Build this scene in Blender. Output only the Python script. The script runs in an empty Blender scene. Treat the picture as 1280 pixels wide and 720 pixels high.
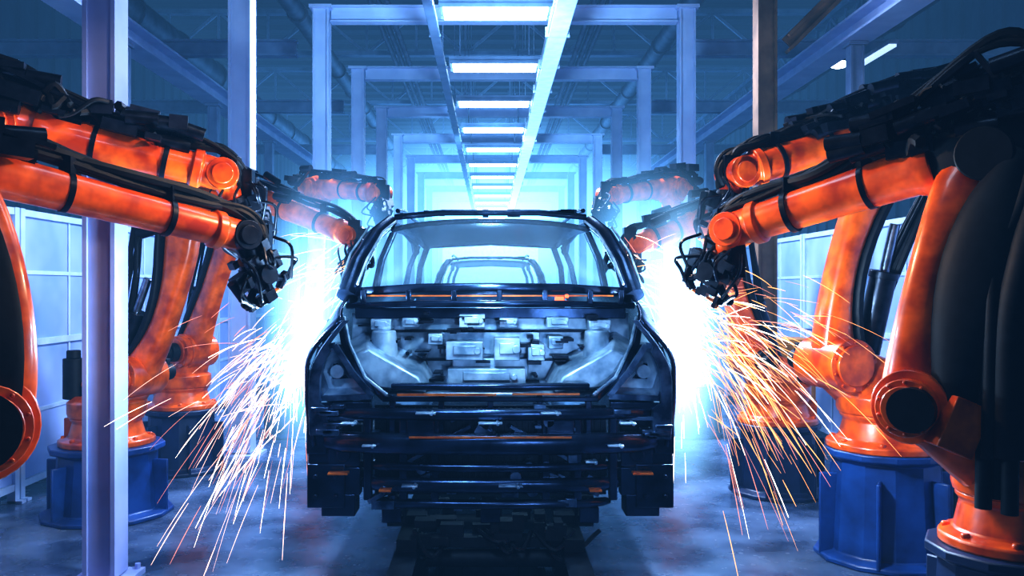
import bpy, math, random
from mathutils import Vector, Matrix
random.seed(7)
V = Vector
scene = bpy.context.scene
COL = scene.collection
try:
    scene.view_settings.view_transform = 'Standard'
    scene.view_settings.look = 'High Contrast'
except Exception:
    pass

# ------------------------------------------------------------ materials
def mat(name, col, rough=0.5, metal=0.0, col2=None, nscale=6.0, bump=0.0, emit=None, estr=0.0, coat=0.0, spec=0.5):
    m = bpy.data.materials.new(name); m.use_nodes = True
    nt = m.node_tree; b = nt.nodes['Principled BSDF']
    b.inputs['Roughness'].default_value = rough
    b.inputs['Metallic'].default_value = metal
    b.inputs['Coat Weight'].default_value = coat
    b.inputs['Specular IOR Level'].default_value = spec
    tc = nt.nodes.new('ShaderNodeTexCoord')
    nz = nt.nodes.new('ShaderNodeTexNoise'); nz.inputs['Scale'].default_value = nscale
    nz.inputs['Detail'].default_value = 3
    nt.links.new(tc.outputs['Object'], nz.inputs['Vector'])
    rp = nt.nodes.new('ShaderNodeValToRGB')
    rp.color_ramp.elements[0].position = 0.35; rp.color_ramp.elements[1].position = 0.65
    c2 = col2 or tuple(c * 0.7 for c in col)
    rp.color_ramp.elements[0].color = (*c2, 1); rp.color_ramp.elements[1].color = (*col, 1)
    nt.links.new(nz.outputs['Fac'], rp.inputs['Fac'])
    nt.links.new(rp.outputs['Color'], b.inputs['Base Color'])
    if bump:
        bp = nt.nodes.new('ShaderNodeBump'); bp.inputs['Strength'].default_value = bump
        bp.inputs['Distance'].default_value = 0.01
        nt.links.new(nz.outputs['Fac'], bp.inputs['Height']); nt.links.new(bp.outputs['Normal'], b.inputs['Normal'])
    if emit:
        b.inputs['Emission Color'].default_value = (*emit, 1); b.inputs['Emission Strength'].default_value = estr
    return m

M_OR = mat('orange_paint', (1.0, 0.15, 0.006), 0.3, 0, (0.42, 0.035, 0.003), 7, 0.15, coat=0.3)
M_BLK = mat('black_rubber', (0.006, 0.007, 0.011), 0.6, 0, (0.003, 0.003, 0.005), 20, spec=.3)
M_DK = mat('dark_steel', (0.022, 0.027, 0.04), 0.35, 0.7, (0.008, 0.01, 0.018), 15)
M_GM = mat('machined_steel', (0.35, 0.4, 0.48), 0.3, 0.9, (0.15, 0.18, 0.24), 12)
M_BLUE = mat('blue_paint', (0.016, 0.075, 0.28), 0.4, 0, (0.008, 0.035, 0.14), 5)
M_NAVY = mat('navy_paint', (0.012, 0.03, 0.09), 0.45, 0, (0.006, 0.015, 0.05), 5)
M_COLM = mat('pale_steel_paint', (0.52, 0.60, 0.82), 0.5, 0.0, (0.42, 0.50, 0.72), 3)
M_POST = mat('lavender_steel_paint', (0.34, 0.38, 0.66), 0.6, 0.0, (0.26, 0.30, 0.55), 3)
M_BEAM = mat('beam_paint', (0.22, 0.30, 0.44), 0.5, 0.1, (0.15, 0.21, 0.32), 3)
M_BROWN = mat('weathered_ochre', (0.24, 0.13, 0.07), 0.6, 0.1, (0.12, 0.065, 0.035), 4)
M_OCHRE = mat('ochre_cabinet_paint', (0.75, 0.30, 0.05), 0.5, 0.0, (0.45, 0.16, 0.03), 4)
M_TRAY = mat('galvanised_tray', (0.62, 0.74, 0.9), 0.35, 0.2, (0.5, 0.62, 0.8), 8)
M_STRIP = mat('tray_glow', (0.6, 0.75, 0.9), 0.4, 0, emit=(0.28, 0.55, 1.0), estr=1.1)
M_CAR = mat('car_primer', (0.06, 0.09, 0.16), 0.22, 0.85, (0.015, 0.025, 0.05), 7, 0.25)
M_CARM = mat('car_raw_steel', (0.2, 0.28, 0.42), 0.28, 0.85, (0.04, 0.065, 0.12), 12)
M_CARG = mat('bare_body_metal', (0.65, 0.75, 0.86), 0.36, 0.5, (0.2, 0.28, 0.38), 9)
M_COP = mat('copper_and_orange_reflex', (0.95, 0.22, 0.04), 0.3, 0.2, (0.55, 0.1, 0.02), 14)  # copper electrode tips; also orange reflections painted on the car front
M_WALL = mat('wall_cladding', (0.05, 0.075, 0.12), 0.7, 0, (0.03, 0.045, 0.08), 1.5)
M_ROOF = mat('roof_deck', (0.035, 0.045, 0.07), 0.8, 0, (0.02, 0.028, 0.045), 2)
M_DUCT = mat('duct_metal', (0.13, 0.16, 0.21), 0.5, 0.5, (0.07, 0.08, 0.11), 3)
M_LAMP = mat('lamp_diffuser', (0.8, 0.9, 1), 0.5, 0, emit=(0.55, 0.8, 1.0), estr=9)
M_WARML = mat('lamp_diffuser_cool', (0.8, 0.9, 1), 0.5, 0, emit=(0.8, 0.9, 1.0), estr=6)
M_SIDE = mat('side_strip_diffuser', (0.8, 0.9, 1), 0.5, 0, emit=(0.55, 0.72, 1.0), estr=0.8)
M_RED = mat('red_glow', (0.5, 0.05, 0.02), 0.4, emit=(1, 0.12, 0.04), estr=2.5)
M_END = mat('end_glow', (0.5, 0.7, 1), 0.5, 0, emit=(0.2, 0.5, 1.0), estr=.7)
M_POLY = mat('frosted_polycarbonate', (0.46, 0.56, 0.86), 0.22, 0, (0.24, 0.34, 0.62), 1.1)

def floor_mat():
    m = mat('polished_concrete', (0.15, 0.21, 0.32), 0.25, 0, (0.03, 0.046, 0.085), 1.8)
    nt = m.node_tree; b = nt.nodes['Principled BSDF']
    tc = nt.nodes['Texture Coordinate']
    n2 = nt.nodes.new('ShaderNodeTexNoise'); n2.inputs['Scale'].default_value = 9; n2.inputs['Detail'].default_value = 8
    nt.links.new(tc.outputs['Object'], n2.inputs['Vector'])
    mr = nt.nodes.new('ShaderNodeMapRange'); mr.inputs['To Min'].default_value = 0.06; mr.inputs['To Max'].default_value = 0.42
    nt.links.new(n2.outputs['Fac'], mr.inputs['Value']); nt.links.new(mr.outputs['Result'], b.inputs['Roughness'])
    return m
M_FLOOR = floor_mat()

def glass_mat(name, tint, fac, rough, gcol):
    m = bpy.data.materials.new(name); m.use_nodes = True
    nt = m.node_tree; nt.nodes.clear()
    o = nt.nodes.new('ShaderNodeOutputMaterial'); t = nt.nodes.new('ShaderNodeBsdfTransparent')
    g = nt.nodes.new('ShaderNodeBsdfPrincipled'); mx = nt.nodes.new('ShaderNodeMixShader')
    t.inputs['Color'].default_value = (*tint, 1); g.inputs['Base Color'].default_value = (*gcol, 1)
    g.inputs['Roughness'].default_value = rough
    mx.inputs['Fac'].default_value = fac
    nt.links.new(t.outputs[0], mx.inputs[1]); nt.links.new(g.outputs[0], mx.inputs[2]); nt.links.new(mx.outputs[0], o.inputs['Surface'])
    return m
M_GLASS = glass_mat('windscreen_glass', (0.92, 0.98, 1), 0.26, 0.2, (0.5, 0.68, 0.85))

def emi(name, col, s):
    m = bpy.data.materials.new(name); m.use_nodes = True
    nt = m.node_tree; nt.nodes.clear()
    o = nt.nodes.new('ShaderNodeOutputMaterial'); e = nt.nodes.new('ShaderNodeEmission')
    e.inputs['Color'].default_value = (*col, 1); e.inputs['Strength'].default_value = s
    nt.links.new(e.outputs[0], o.inputs['Surface'])
    try: m.cycles.emission_sampling = 'NONE'
    except Exception: pass
    return m
SP_W = emi('spark_white', (1, 0.84, 0.7), 5); SP_O = emi('spark_orange', (1, 0.42, 0.15), 2.2); SP_R = emi('spark_rose', (1, 0.36, 0.28), 1.3)
SP_P = emi('spark_pink', (1, 0.60, 0.50), 2.4)

# ------------------------------------------------------------ mesh builder
class MB:
    def __init__(s): s.v = []; s.f = []; s.m = []
    def add(s, vs, fs, mi=0):
        o = len(s.v); s.v += [V(p) for p in vs]
        for f in fs: s.f.append([i + o for i in f]); s.m.append(mi)
    def box(s, c, d, rot=None, mi=0):
        x, y, z = d[0] / 2, d[1] / 2, d[2] / 2
        vs = [V((a, b, e)) for a in (-x, x) for b in (-y, y) for e in (-z, z)]
        if rot is not None: vs = [rot @ p for p in vs]
        s.add([p + V(c) for p in vs], [(0, 1, 3, 2), (4, 6, 7, 5), (0, 4, 5, 1), (2, 3, 7, 6), (0, 2, 6, 4), (1, 5, 7, 3)], mi); return s
    def beam(s, p0, p1, w, h, up=(0, 0, 1), mi=0):
        p0, p1 = V(p0), V(p1); d = p1 - p0; L = d.length; y = d.normalized()
        x = y.cross(V(up))
        if x.length < 1e-4: x = y.cross(V((1, 0, 0)))
        x.normalize(); z = x.cross(y)
        R = Matrix((x, y, z)).transposed()
        return s.box((p0 + p1) / 2, (w, L, h), R, mi)
    def rings(s, rings, mi=0, cap=True):
        n = len(rings[0]); vs = [p for r in rings for p in r]; fs = []
        for i in range(len(rings) - 1):
            for j in range(n):
                k = (j + 1) % n
                fs.append((i * n + j, i * n + k, (i + 1) * n + k, (i + 1) * n + j))
        if cap:
            fs.append(tuple(range(n))[::-1]); b = (len(rings) - 1) * n; fs.append(tuple(range(b, b + n)))
        s.add(vs, fs, mi); return s
    def cyl(s, p0, p1, r0, r1=None, n=20, mi=0):
        p0, p1 = V(p0), V(p1); r1 = r0 if r1 is None else r1
        d = (p1 - p0).normalized(); a = d.orthogonal().normalized(); b = d.cross(a)
        R = []
        for p, r in ((p0, r0), (p1, r1)):
            R.append([p + (a * math.cos(t) + b * math.sin(t)) * r for t in [2 * math.pi * i / n for i in range(n)]])
        return s.rings(R, mi)
    def rev(s, prof, o, axis=(0, 0, 1), n=24, mi=0):
        o = V(o); d = V(axis).normalized(); a = d.orthogonal().normalized(); b = d.cross(a)
        return s.rings([[o + d * h + (a * math.cos(t) + b * math.sin(t)) * r for t in [2 * math.pi * i / n for i in range(n)]] for r, h in prof], mi)
    def tube(s, pts, r, n=8, mi=0):
        pts = [V(p) for p in pts]; m = len(pts)
        rs = r if isinstance(r, (list, tuple)) else [r] * m
        T = [(pts[min(i + 1, m - 1)] - pts[max(i - 1, 0)]).normalized() for i in range(m)]
        a = T[0].orthogonal().normalized(); R = []
        for i in range(m):
            a = (a - T[i] * a.dot(T[i]))
            a = a.normalized() if a.length > 1e-5 else T[i].orthogonal().normalized()
            b = T[i].cross(a)
            R.append([pts[i] + (a * math.cos(t) + b * math.sin(t)) * rs[i] for t in [2 * math.pi * k / n for k in range(n)]])
        return s.rings(R, mi)
    def hose(s, ctrl, r, seg=7, n=7, mi=0):
        return s.tube(catmull(ctrl, seg), r, n, mi)
    def link(s, pts, ws, hs, A, n=16, ex=0.45, mi=0):
        pts = [V(p) for p in pts]; m = len(pts); A = V(A).normalized(); R = []
        for i in range(m):
            T = (pts[min(i + 1, m - 1)] - pts[max(i - 1, 0)]).normalized(); N = A.cross(T).normalized()
            ring = []
            for k in range(n):
                t = 2 * math.pi * (k + .5) / n; c, q = math.cos(t), math.sin(t)
                ring.append(pts[i] + N * (math.copysign(abs(c) ** ex, c) * ws[i] / 2) + A * (math.copysign(abs(q) ** ex, q) * hs[i] / 2))
            R.append(ring)
        return s.rings(R, mi)
    def build(s, name, mats, parent=None, origin=(0, 0, 0), bevel=0, smooth=True, label=None, ang=38, seg=2):
        me = bpy.data.meshes.new(name); o = V(origin)
        me.from_pydata([tuple(p - o) for p in s.v], [], s.f); me.update()
        if not isinstance(mats, (list, tuple)): mats = [mats]
        for m in mats: me.materials.append(m)
        me.polygons.foreach_set('material_index', s.m)
        if smooth:
            me.polygons.foreach_set('use_smooth', [True] * len(me.polygons))
            me.set_sharp_from_angle(angle=math.radians(ang))
        ob = bpy.data.objects.new(name, me); COL.objects.link(ob)
        if parent is not None: ob.parent = parent
        else: ob.location = o
        if bevel:
            b = ob.modifiers.new('bevel', 'BEVEL'); b.width = bevel; b.segments = seg; b.limit_method = 'ANGLE'; b.angle_limit = math.radians(40)
            b.use_clamp_overlap = True
        if label: ob['label'] = label
        return ob

def catmull(c, seg=7):
    c = [V(p) for p in c]; c = [c[0] * 2 - c[1]] + c + [c[-1] * 2 - c[-2]]; out = []
    for i in range(1, len(c) - 2):
        for k in range(seg):
            t = k / seg
            out.append(0.5 * ((2 * c[i]) + (c[i + 1] - c[i - 1]) * t + (2 * c[i - 1] - 5 * c[i] + 4 * c[i + 1] - c[i + 2]) * t * t + (3 * c[i] - c[i - 1] - 3 * c[i + 1] + c[i + 2]) * t ** 3))
    out.append(c[-2]); return out

def meta(o, label, cat, group=None, kind=None):
    o['label'] = label; o['category'] = cat
    if group: o['group'] = group
    if kind: o['kind'] = kind
    return o
def empty(name, loc, label, cat, group=None):
    e = bpy.data.objects.new(name, None); e.location = loc; e.empty_display_size = 0.2; COL.objects.link(e)
    return meta(e, label, cat, group)
def copy_thing(src, loc):
    n = src.copy(); n.location = loc; COL.objects.link(n)
    for ch in [c for c in bpy.data.objects if c.parent == src]:
        k = ch.copy(); k.parent = n; COL.objects.link(k)
    return n
def structure(o, label, cat='structure'):
    o['label'] = label; o['category'] = cat; o['kind'] = 'structure'; return o

# ------------------------------------------------------------ room shell
b = MB(); b.box((0, 22.5, -0.1), (17, 52, 0.2)); structure(b.build('floor', M_FLOOR, smooth=False), 'dark polished concrete factory floor with reflections', 'floor')
b = MB(); b.box((0, 22.5, 8.1), (17, 52, 0.2))
for i in range(60): b.box((0, -3 + i * 0.85, 7.95), (17, 0.35, 0.1))
structure(b.build('ceiling', M_ROOF, smooth=False), 'dark ribbed steel roof deck', 'ceiling')
for nm, x in (('wall_left', -8.1), ('wall_right', 8.1)):
    b = MB(); b.box((x, 22.5, 4), (0.2, 52, 8))
    for i in range(86): b.box((x - math.copysign(0.12, x), -3 + i * 0.6, 4), (0.06, 0.25, 8))
    structure(b.build(nm, M_WALL, smooth=False), 'dark corrugated hall side wall', 'wall')
b = MB(); b.box((0, 48.1, 4), (16.4, 0.2, 8)); structure(b.build('wall_far', M_WALL, smooth=False), 'hall end wall in blue haze', 'wall')
b = MB(); b.box((0, -3.1, 4), (16.4, 0.2, 8)); structure(b.build('wall_near', M_WALL, smooth=False), 'plain hall wall', 'wall')
b = MB(); b.box((0, 47.9, 2.6), (5.2, 0.1, 5.0)); structure(b.build('glow_panel_1', M_END, smooth=False), 'blue glowing panel added to brighten the hall end', 'glow_panel')  # self-lit panel added to brighten the far end of the aisle

# ------------------------------------------------------------ steel frame
def column(x, y, h, w=0.2, m=M_COLM, lab='pale blue-grey painted steel column with bolted foot plate'):
    b = MB()
    b.box((x - w / 2 + .012, y, h / 2 + .02), (0.024, w, h - .04)); b.box((x + w / 2 - .012, y, h / 2 + .02), (0.024, w, h - .04))
    b.box((x, y - w * .32, h / 2 + .02), (w - .03, 0.024, h - .04)); b.box((x, y + w * .32, h / 2 + .02), (w - .03, .024, h - .04))
    b.box((x, y, 0.015), (w * 1.8, w * 1.8, 0.03))
    for a in (-1, 1):
        for c in (-1, 1): b.cyl((x + a * w * .72, y + c * w * .72, .03), (x + a * w * .72, y + c * w * .72, .06), .016, n=6)
    b.box((x, y, h - 0.02), (w * 1.4, w * 1.4, 0.04))
    o = b.build('steel_column', m, origin=(x, y, 0), smooth=False)
    return meta(o, lab, 'column', 'portal frame columns')
YS = [8.4, 11.6, 14.8, 18.0, 21.2, 24.6, 28.2, 32, 36]
column(-2.1, 4.8, 7.85, 0.175, M_POST, 'lavender-blue painted steel post in front of blue pedestal')
for i, y in enumerate(YS):
    if i == 0:
        column(-2.37, y, 7.85, .21)
        column(2.62, y, 7.85, .18, M_BROWN, 'brown weathered steel column beside the welding robots')
    else:
        column(-2.22, y, 5.3, .21); column(2.58, y, 5.3, .21)
        b = MB(); z = 5.2
        b.box((0.18, y, z + .1), (4.56, 0.16, .02)); b.box((0.18, y, z - .1), (4.56, .16, .02)); b.box((0.18, y, z), (4.56, .02, .2))
        meta(b.build('cross_beam', M_COLM, origin=(0.18, y, z), smooth=False), 'pale blue-grey steel cross beam between two columns', 'beam', 'portal cross beams')
for y in (10.5, 14, 17.5, 21, 25):
    for x in (-4.4, 4.35):
        column(x, y, 4.52, .16, M_BEAM, 'slender dark blue steel post in the hall')

def ibeam(p0, p1, w, h, name, lab, m=M_BEAM, group=None, truss=False):
    b = MB(); p0, p1 = V(p0), V(p1)
    if truss:
        u = V((0, 0, h / 2)); b.beam(p0 + u, p1 + u, w, .09); b.beam(p0 - u, p1 - u, w, .09)
        n = max(2, int((p1 - p0).length / (h * 1.15)))
        for i in range(n):
            a = p0.lerp(p1, i / n); c = p0.lerp(p1, (i + 1) / n)
            b.beam(a - u if i % 2 else a + u, c + u if i % 2 else c - u, .06, .06)
            b.beam(c - u, c + u, .05, .05, up=(0, 1, 0))
    else:
        u = V((0, 0, h / 2)); b.beam(p0 + u, p1 + u, w, .03); b.beam(p0 - u, p1 - u, w, .03); b.beam(p0, p1, .03, h)
    o = b.build(name, m, origin=(p0 + p1) / 2, smooth=False)
    return meta(o, lab, 'beam', group)
for x in (-4.4, 4.35):
    ibeam((x, 1, 4.65), (x, 44, 4.65), .34, .22, 'runway_beam', 'long grey steel runway beam under the roof', M_COLM, 'runway beams')
for x in (-6.3, 6.3):
    ibeam((x, 1, 6.3), (x, 44, 6.3), .2, .6, 'longitudinal_truss', 'lattice steel truss running along the hall', M_BEAM, 'lattice trusses', True)
for y in (7, 11, 15, 19, 24, 30, 37):
    ibeam((-8, y, 7.1), (8, y, 7.1), .2, .9, 'roof_truss', 'lattice steel roof truss spanning the hall', M_BEAM, 'roof trusses', True)
for y in (8.65, 12.5, 16.5, 21.6):
    for s in (-1, 1):
        ibeam((s * 2.75, y, 5.0), (s * 8.0, y, 5.0), .16, .2, 'side_girder', 'steel girder bracing the hall side bay', M_BEAM if s < 0 or y > 9 else M_BROWN, 'side bay girders')
ibeam((-4.0, 6.5, 4.3), (-2.5, 8.7, 6.0), .14, .16, 'diagonal_brace', 'pale steel diagonal brace under the roof', M_COLM, 'diagonal braces')
ibeam((2.8, 8.3, 3.9), (4.4, 8.2, 5.5), .12, .14, 'diagonal_brace', 'weathered steel diagonal brace beside brown column', M_BROWN, 'diagonal braces')
for x, z, r in ((-5.4, 5.7, .28), (5.9, 5.7, .28), (3.3, 6.3, .16), (-3.3, 6.3, .15)):
    b = MB(); b.cyl((x, 0, z), (x, 45, z), r, n=18)
    for i in range(22): b.cyl((x, 1 + i * 2, z), (x, 1.08 + i * 2, z), r + .03, n=18)
    meta(b.build('ventilation_duct', M_DUCT, origin=(x, 22, z)), 'round galvanised ventilation duct under the roof', 'duct', 'ventilation ducts')
for s in (-1, 1):
    for k in range(3):
        b = MB(); x = s * (1.5 + .16 * k); b.cyl((x, 3, 5.75 + .1 * k), (x, 44, 5.75 + .1 * k), .045, n=10)
        meta(b.build('ceiling_pipe', M_DUCT, origin=(x, 22, 5.75)), 'thin grey service pipe running along the ceiling', 'pipe', 'service pipes')

b = MB(); x, w = -.66, .10; b.box((x, 24, 4.6), (w, 43, .015)); b.box((x - w / 2, 24, 4.63), (.012, 43, .06)); b.box((x + w / 2, 24, 4.63), (.012, 43, .06))
for i in range(28): b.box((x, 3 + i * 1.5, 4.61), (w + .04, .04, .03))
for i in range(11): b.cyl((x, 4.2 + i * 4, 4.62), (x, 4.2 + i * 4, 7.85), .01, n=6)
meta(b.build('cable_tray', M_BEAM, origin=(x, 24, 4.6), smooth=False), 'narrow grey metal cable tray beside the ceiling lamps', 'cable tray')
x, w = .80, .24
e = empty('glow_strip', (x, 24, 4.6), 'long pale blue tray beam made to glow beside the ceiling lamps', 'lamp')  # lit tray beam; its brightness is put in as an emissive strip
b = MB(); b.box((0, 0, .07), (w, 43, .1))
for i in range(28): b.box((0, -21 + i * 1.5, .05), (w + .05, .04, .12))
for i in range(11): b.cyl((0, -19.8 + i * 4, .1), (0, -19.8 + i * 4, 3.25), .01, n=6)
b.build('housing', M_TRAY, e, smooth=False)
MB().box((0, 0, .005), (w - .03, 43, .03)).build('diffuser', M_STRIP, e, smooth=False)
e = empty('glow_strip', (5.35, 12.3, 4.83), 'short pale strip light fixed under a girder in the side bay', 'lamp')
b = MB(); b.box((0, 0, .04), (.12, 1.3, .05)); b.build('housing', M_BEAM, e, smooth=False)
MB().box((0, 0, 0), (.10, 1.2, .04)).build('diffuser', M_SIDE, e, smooth=False)
first = None
for i in range(16):
    y = 2.66 + 2.52 * i
    if first is None:
        e = empty('ceiling_lamp', (0.06, y, 4.8), 'rectangular ceiling lamp glowing blue-white', 'lamp', 'ceiling lamps over the line')
        b = MB(); b.box((0, 0, .06), (1.3, .5, .06)); b.box((0, .24, .02), (1.3, .02, .06)); b.box((0, -.24, .02), (1.3, .02, .06))
        for s in (-1, 1): b.cyl((s * .5, 0, .08), (s * .5, 0, 3.05), .01, n=8)
        b.build('housing', M_BEAM, e, smooth=False)
        b = MB(); b.box((0, 0, 0), (1.2, .44, .05)); b.build('diffuser', M_LAMP, e, smooth=False)
        first = e
    else: copy_thing(first, (0.06, y, 4.8))
for p in ((4.95, 12.5, 4.76), (5.95, 16.5, 4.78)):
    e = empty('high_bay_lamp', p, 'small white lamp fixed under a side bay girder', 'lamp', 'side bay lamps')
    MB().rev([(.03, .13), (.15, .06), (.16, .03)], (0, 0, 0)).build('housing', M_DK, e, smooth=False)
    MB().rev([(.15, .03), (.14, 0), (.07, -.03)], (0, 0, 0)).build('diffuser', M_WARML, e)

# ------------------------------------------------------------ fence panels
def fence(x, y0, L):
    e = empty('safety_fence_panel', (x, y0, 0), 'frosted blue safety screen in a pale aluminium frame', 'fence panel', 'safety screens')
    b = MB()
    b.box((0, 0.03, 1.1), (.06, .06, 2.2)); b.box((0, L - .03, 1.1), (.06, .06, 2.2))
    for z in (.12, 1.18, 2.17): b.box((0, L / 2, z), (.05, L - .12, .05))
    b.box((0, L / 2, 1.72), (.03, L - .12, .03)); b.box((0, L / 2, .65), (.03, L - .12, .03)); b.box((0, L / 2, 1.1), (.03, .03, 2.1))
    b.box((0, .03, .01), (.16, .06, .02)); b.box((0, L - .03, .01), (.16, .06, .02))
    b.build('frame', M_TRAY, e, smooth=False)
    MB().box((0, L / 2, 1.15), (.012, L - .12, 2.0)).build('screen', M_POLY, e, smooth=False)
    return e
fl = fence(-3.55, 3.4, 1.58); fr = fence(3.5, 3.4, 1.58)
for i in range(1, 12):
    copy_thing(fl, (-3.55, 3.4 + 1.6 * i, 0)); copy_thing(fr, (3.5, 3.4 + 1.6 * i, 0))

# ------------------------------------------------------------ robots
def pedestal(x, y, h, w, lab, m=M_BLUE):
    b = MB()
    b.rev([(w * .62, 0), (w * .62, .03), (w * .5, .05), (w * .46, h - .06), (w * .54, h - .04), (w * .54, h)], (x, y, 0), n=12)
    for k in range(6):
        a = k * math.pi / 3; b.box((x + math.cos(a) * w * .5, y + math.sin(a) * w * .5, h * .4), (.14, .02, h * .75), Matrix.Rotation(a, 3, 'Z'))
    return meta(b.build('robot_pedestal', m, origin=(x, y, 0), bevel=.008, ang=25), lab, 'pedestal')

def robot(base, S, E, W, T, label, k=1.0, ctrl=None, detail=2, dark_side=False, seed=1, fr=.085, loop=.3, lw=1.0, back=0.0, dark_elbow=False, front_motor=True, reach=.45, sb=1.0, kb=1.0, dark_wrist=None, face=False):
    rnd = random.Random(seed)
    base, S, E, W, T = map(V, (base, S, E, W, T)); O = base
    e = empty('welding_robot', tuple(O), label, 'robot', 'welding robots')
    hd = V((W.x - base.x, W.y - base.y, 0)).normalized(); A = V((0, 0, 1)).cross(hd).normalized()
    if A.y > 0: A = -A
    Z = V((0, 0, 1)); f = (W - E).normalized(); fu = (Z - f * Z.dot(f)).normalized()
    kk = k * kb
    b = MB(); b.rev([(.34 * kk, 0), (.34 * kk, .04), (.27 * kk, .06), (.24 * kk, .17 * k), (.26 * kk, .19 * k), (.26 * kk, .21 * k)], O, n=28)
    for i in range(8):
        a = i * math.pi / 4 + .3; p = O + V((math.cos(a), math.sin(a), 0)) * .3 * kk; b.cyl(p + Z * .04, p + Z * .065, .02, n=6)
    b.box(O - hd * .26 * kk + Z * .11, (.16 * k, .16 * k, .14 * k)); b.build('base', M_OR, e, O, bevel=.008)
    b = MB(); tz = O + Z * .21 * k
    b.rev([(.27 * kk, 0), (.28 * kk, .03), (.28 * kk, .1), (.22 * kk, .15 * k)], tz, n=28)
    m0 = tz + Z * .1
    b.link([m0, m0.lerp(S, .35), m0.lerp(S, .7), S], [.42 * kk, .36 * kk, .30 * kk, .26 * k], [.34 * k, .36 * k, .34 * k, .32 * k], A)
    b.cyl(S - A * .19 * k, S + A * .19 * k, .155 * k * sb, n=28)
    b.cyl(S + A * .19 * k, S + A * .21 * k, .12 * k * sb, n=28)
    for i in range(10):
        a = i * math.pi / 5; u = Z * math.cos(a) + hd * math.sin(a); b.cyl(S + A * .19 * k + u * .138 * k * sb, S + A * .2 * k + u * .138 * k * sb, .009 * k, n=6)
    b.box(S - hd * .16 * k + A * .1 * k - Z * .06, (.14 * k, .12 * k, .2 * k), Matrix.Rotation(.4, 3, 'Y'))
    b.build('turntable', M_OR, e, O, bevel=.012)
    b = MB(); q = tz - hd * .2 * k + A * .12 * k + Z * .12
    b.cyl(q, q + Z * .3 * k, .075 * k); b.cyl(q + Z * .3 * k, q + Z * .36 * k, .05 * k); b.build('drive_motor', M_BLK, e, O, bevel=.006)
    b = MB(); sg = 1 if front_motor else -1
    q = S + A * .21 * k * sg; b.cyl(q, q + A * sg * .08 * k, .09 * k); b.cyl(q + A * sg * .08 * k, q + A * sg * .18 * k, .065 * k)
    b.box(q + A * sg * .1 * k + Z * .07 * k, (.09 * k, .08 * k, .07 * k)); b.build('drive_motor', M_BLK, e, O, bevel=.006)
    c = V(ctrl) if ctrl else S.lerp(E, .5)
    pts = []; n = 12
    for i in range(n + 1):
        t = i / n; pts.append(S * (1 - t) ** 2 + c * 2 * t * (1 - t) + E * t * t)
    ws = [(.34 - .13 * math.sin(math.pi * min(1, (i / n) * 1.15)) - .04 * i / n) * k * lw for i in range(n + 1)]
    b = MB(); b.link(pts, ws, [(.2 - .05 * i / n) * k for i in range(n + 1)], A, ex=.75 if dark_side else .6)
    b.cyl(S - A * .13 * k, S + A * .13 * k, .17 * k * lw, n=28); b.cyl(E - A * .12 * k, E + A * (.06 if dark_elbow else .12) * k, .14 * k * lw, n=28)
    if not dark_elbow:
        b.cyl(E + A * .12 * k, E + A * .14 * k, .10 * k * lw, n=24)
        for i in range(10):
            a = i * math.pi / 5; u = fu * math.cos(a) + f * math.sin(a); b.cyl(E + A * .14 * k + u * .085 * k * lw, E + A * .15 * k + u * .085 * k * lw, .01 * k, n=6)
    b.build('lower_arm', M_OR, e, O, bevel=.006)
    side = -hd; b = MB()
    if dark_side:  # black body and hoses put the arm's shaded outer side into shape
        W2 = [.16 + .16 * math.sin(math.pi * min(1, i / n * 1.1)) for i in range(n + 1)]
        pp = [p + side * (ws[i] * .22 + W2[i] * .5) + A * .04 for i, p in enumerate(pts)]
        b.link(pp, W2, [.18 * k] * len(pp), A, ex=.9, n=24)
        for q_ in range(7):
            o1 = side * rnd.uniform(.20, .36) + A * rnd.uniform(.02, .10)
            b.hose([pts[0] + o1 * 1.1 + Z * rnd.uniform(-.4, -.1), pts[3] + o1 * 1.1, pts[6] + o1 * rnd.uniform(.95, 1.1), pts[9] + o1, pts[12] + o1 * .8 + Z * .1], rnd.choice([.03, .045, .06]), 6, 12)
        q = S + A * .19 * k + side * .03; b.cyl(q, q + A * .05, .085, n=28)
    else:
        dw = .06
        pp = [p + side * (ws[i] * .5 + dw * .42) for i, p in enumerate(pts)][1:-1]
        b.link(pp, [dw * k * (1 - .25 * abs(2 * i / (len(pp) - 1) - 1)) for i in range(len(pp))], [.2 * k] * len(pp), A, ex=.4)
    if face:  # flat black sheet paints shade on the camera-facing side of the arm
        fp = [p + side * .035 + A * (.105 - .025 * i / n) * k for i, p in enumerate(pts)]
        b.link(fp, [w * .78 for w in ws], [.02] * len(fp), A, ex=.6); q = S + A * .2 * k + side * .03; b.cyl(q, q + A * .03, .135, n=28); b.cyl(q, q + A * .05, .08, n=24)
    b.build('arm_cover_and_shade', M_BLK, e, O)
    c0 = S - hd * .22 * k - Z * .02 - A * .02; c1 = c0.lerp(E - hd * .12, .62)
    b = MB(); b.cyl(c0, c0.lerp(c1, .65), .075 * k); b.cyl(c0.lerp(c1, .65), c1, .03 * k, mi=1); b.cyl(c0.lerp(c1, .62), c0.lerp(c1, .67), .085 * k)
    b.cyl(c0 - A * .06, c0 + A * .06, .06 * k); b.build('counterbalance_cylinder', [M_DK, M_GM], e, O, bevel=.004)
    Eu = E + fu * .03 * k; B = Eu - f * (.28 * k + back)
    b = MB(); b.link([B, Eu - f * .2 * k - f * back * .8, Eu, Eu + f * .16 * k, Eu + f * .24 * k], [.16 * k, .19 * k, .27 * k, .23 * k, .18 * k], [.18 * k, .2 * k, .26 * k, .22 * k, .17 * k], A, ex=.6)
    b.cyl(E - A * .15 * k, E + A * .15 * k, .105 * k, n=28)
    b.build('elbow_housing', M_BLK if dark_elbow else M_OR, e, O, bevel=.006)
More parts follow.
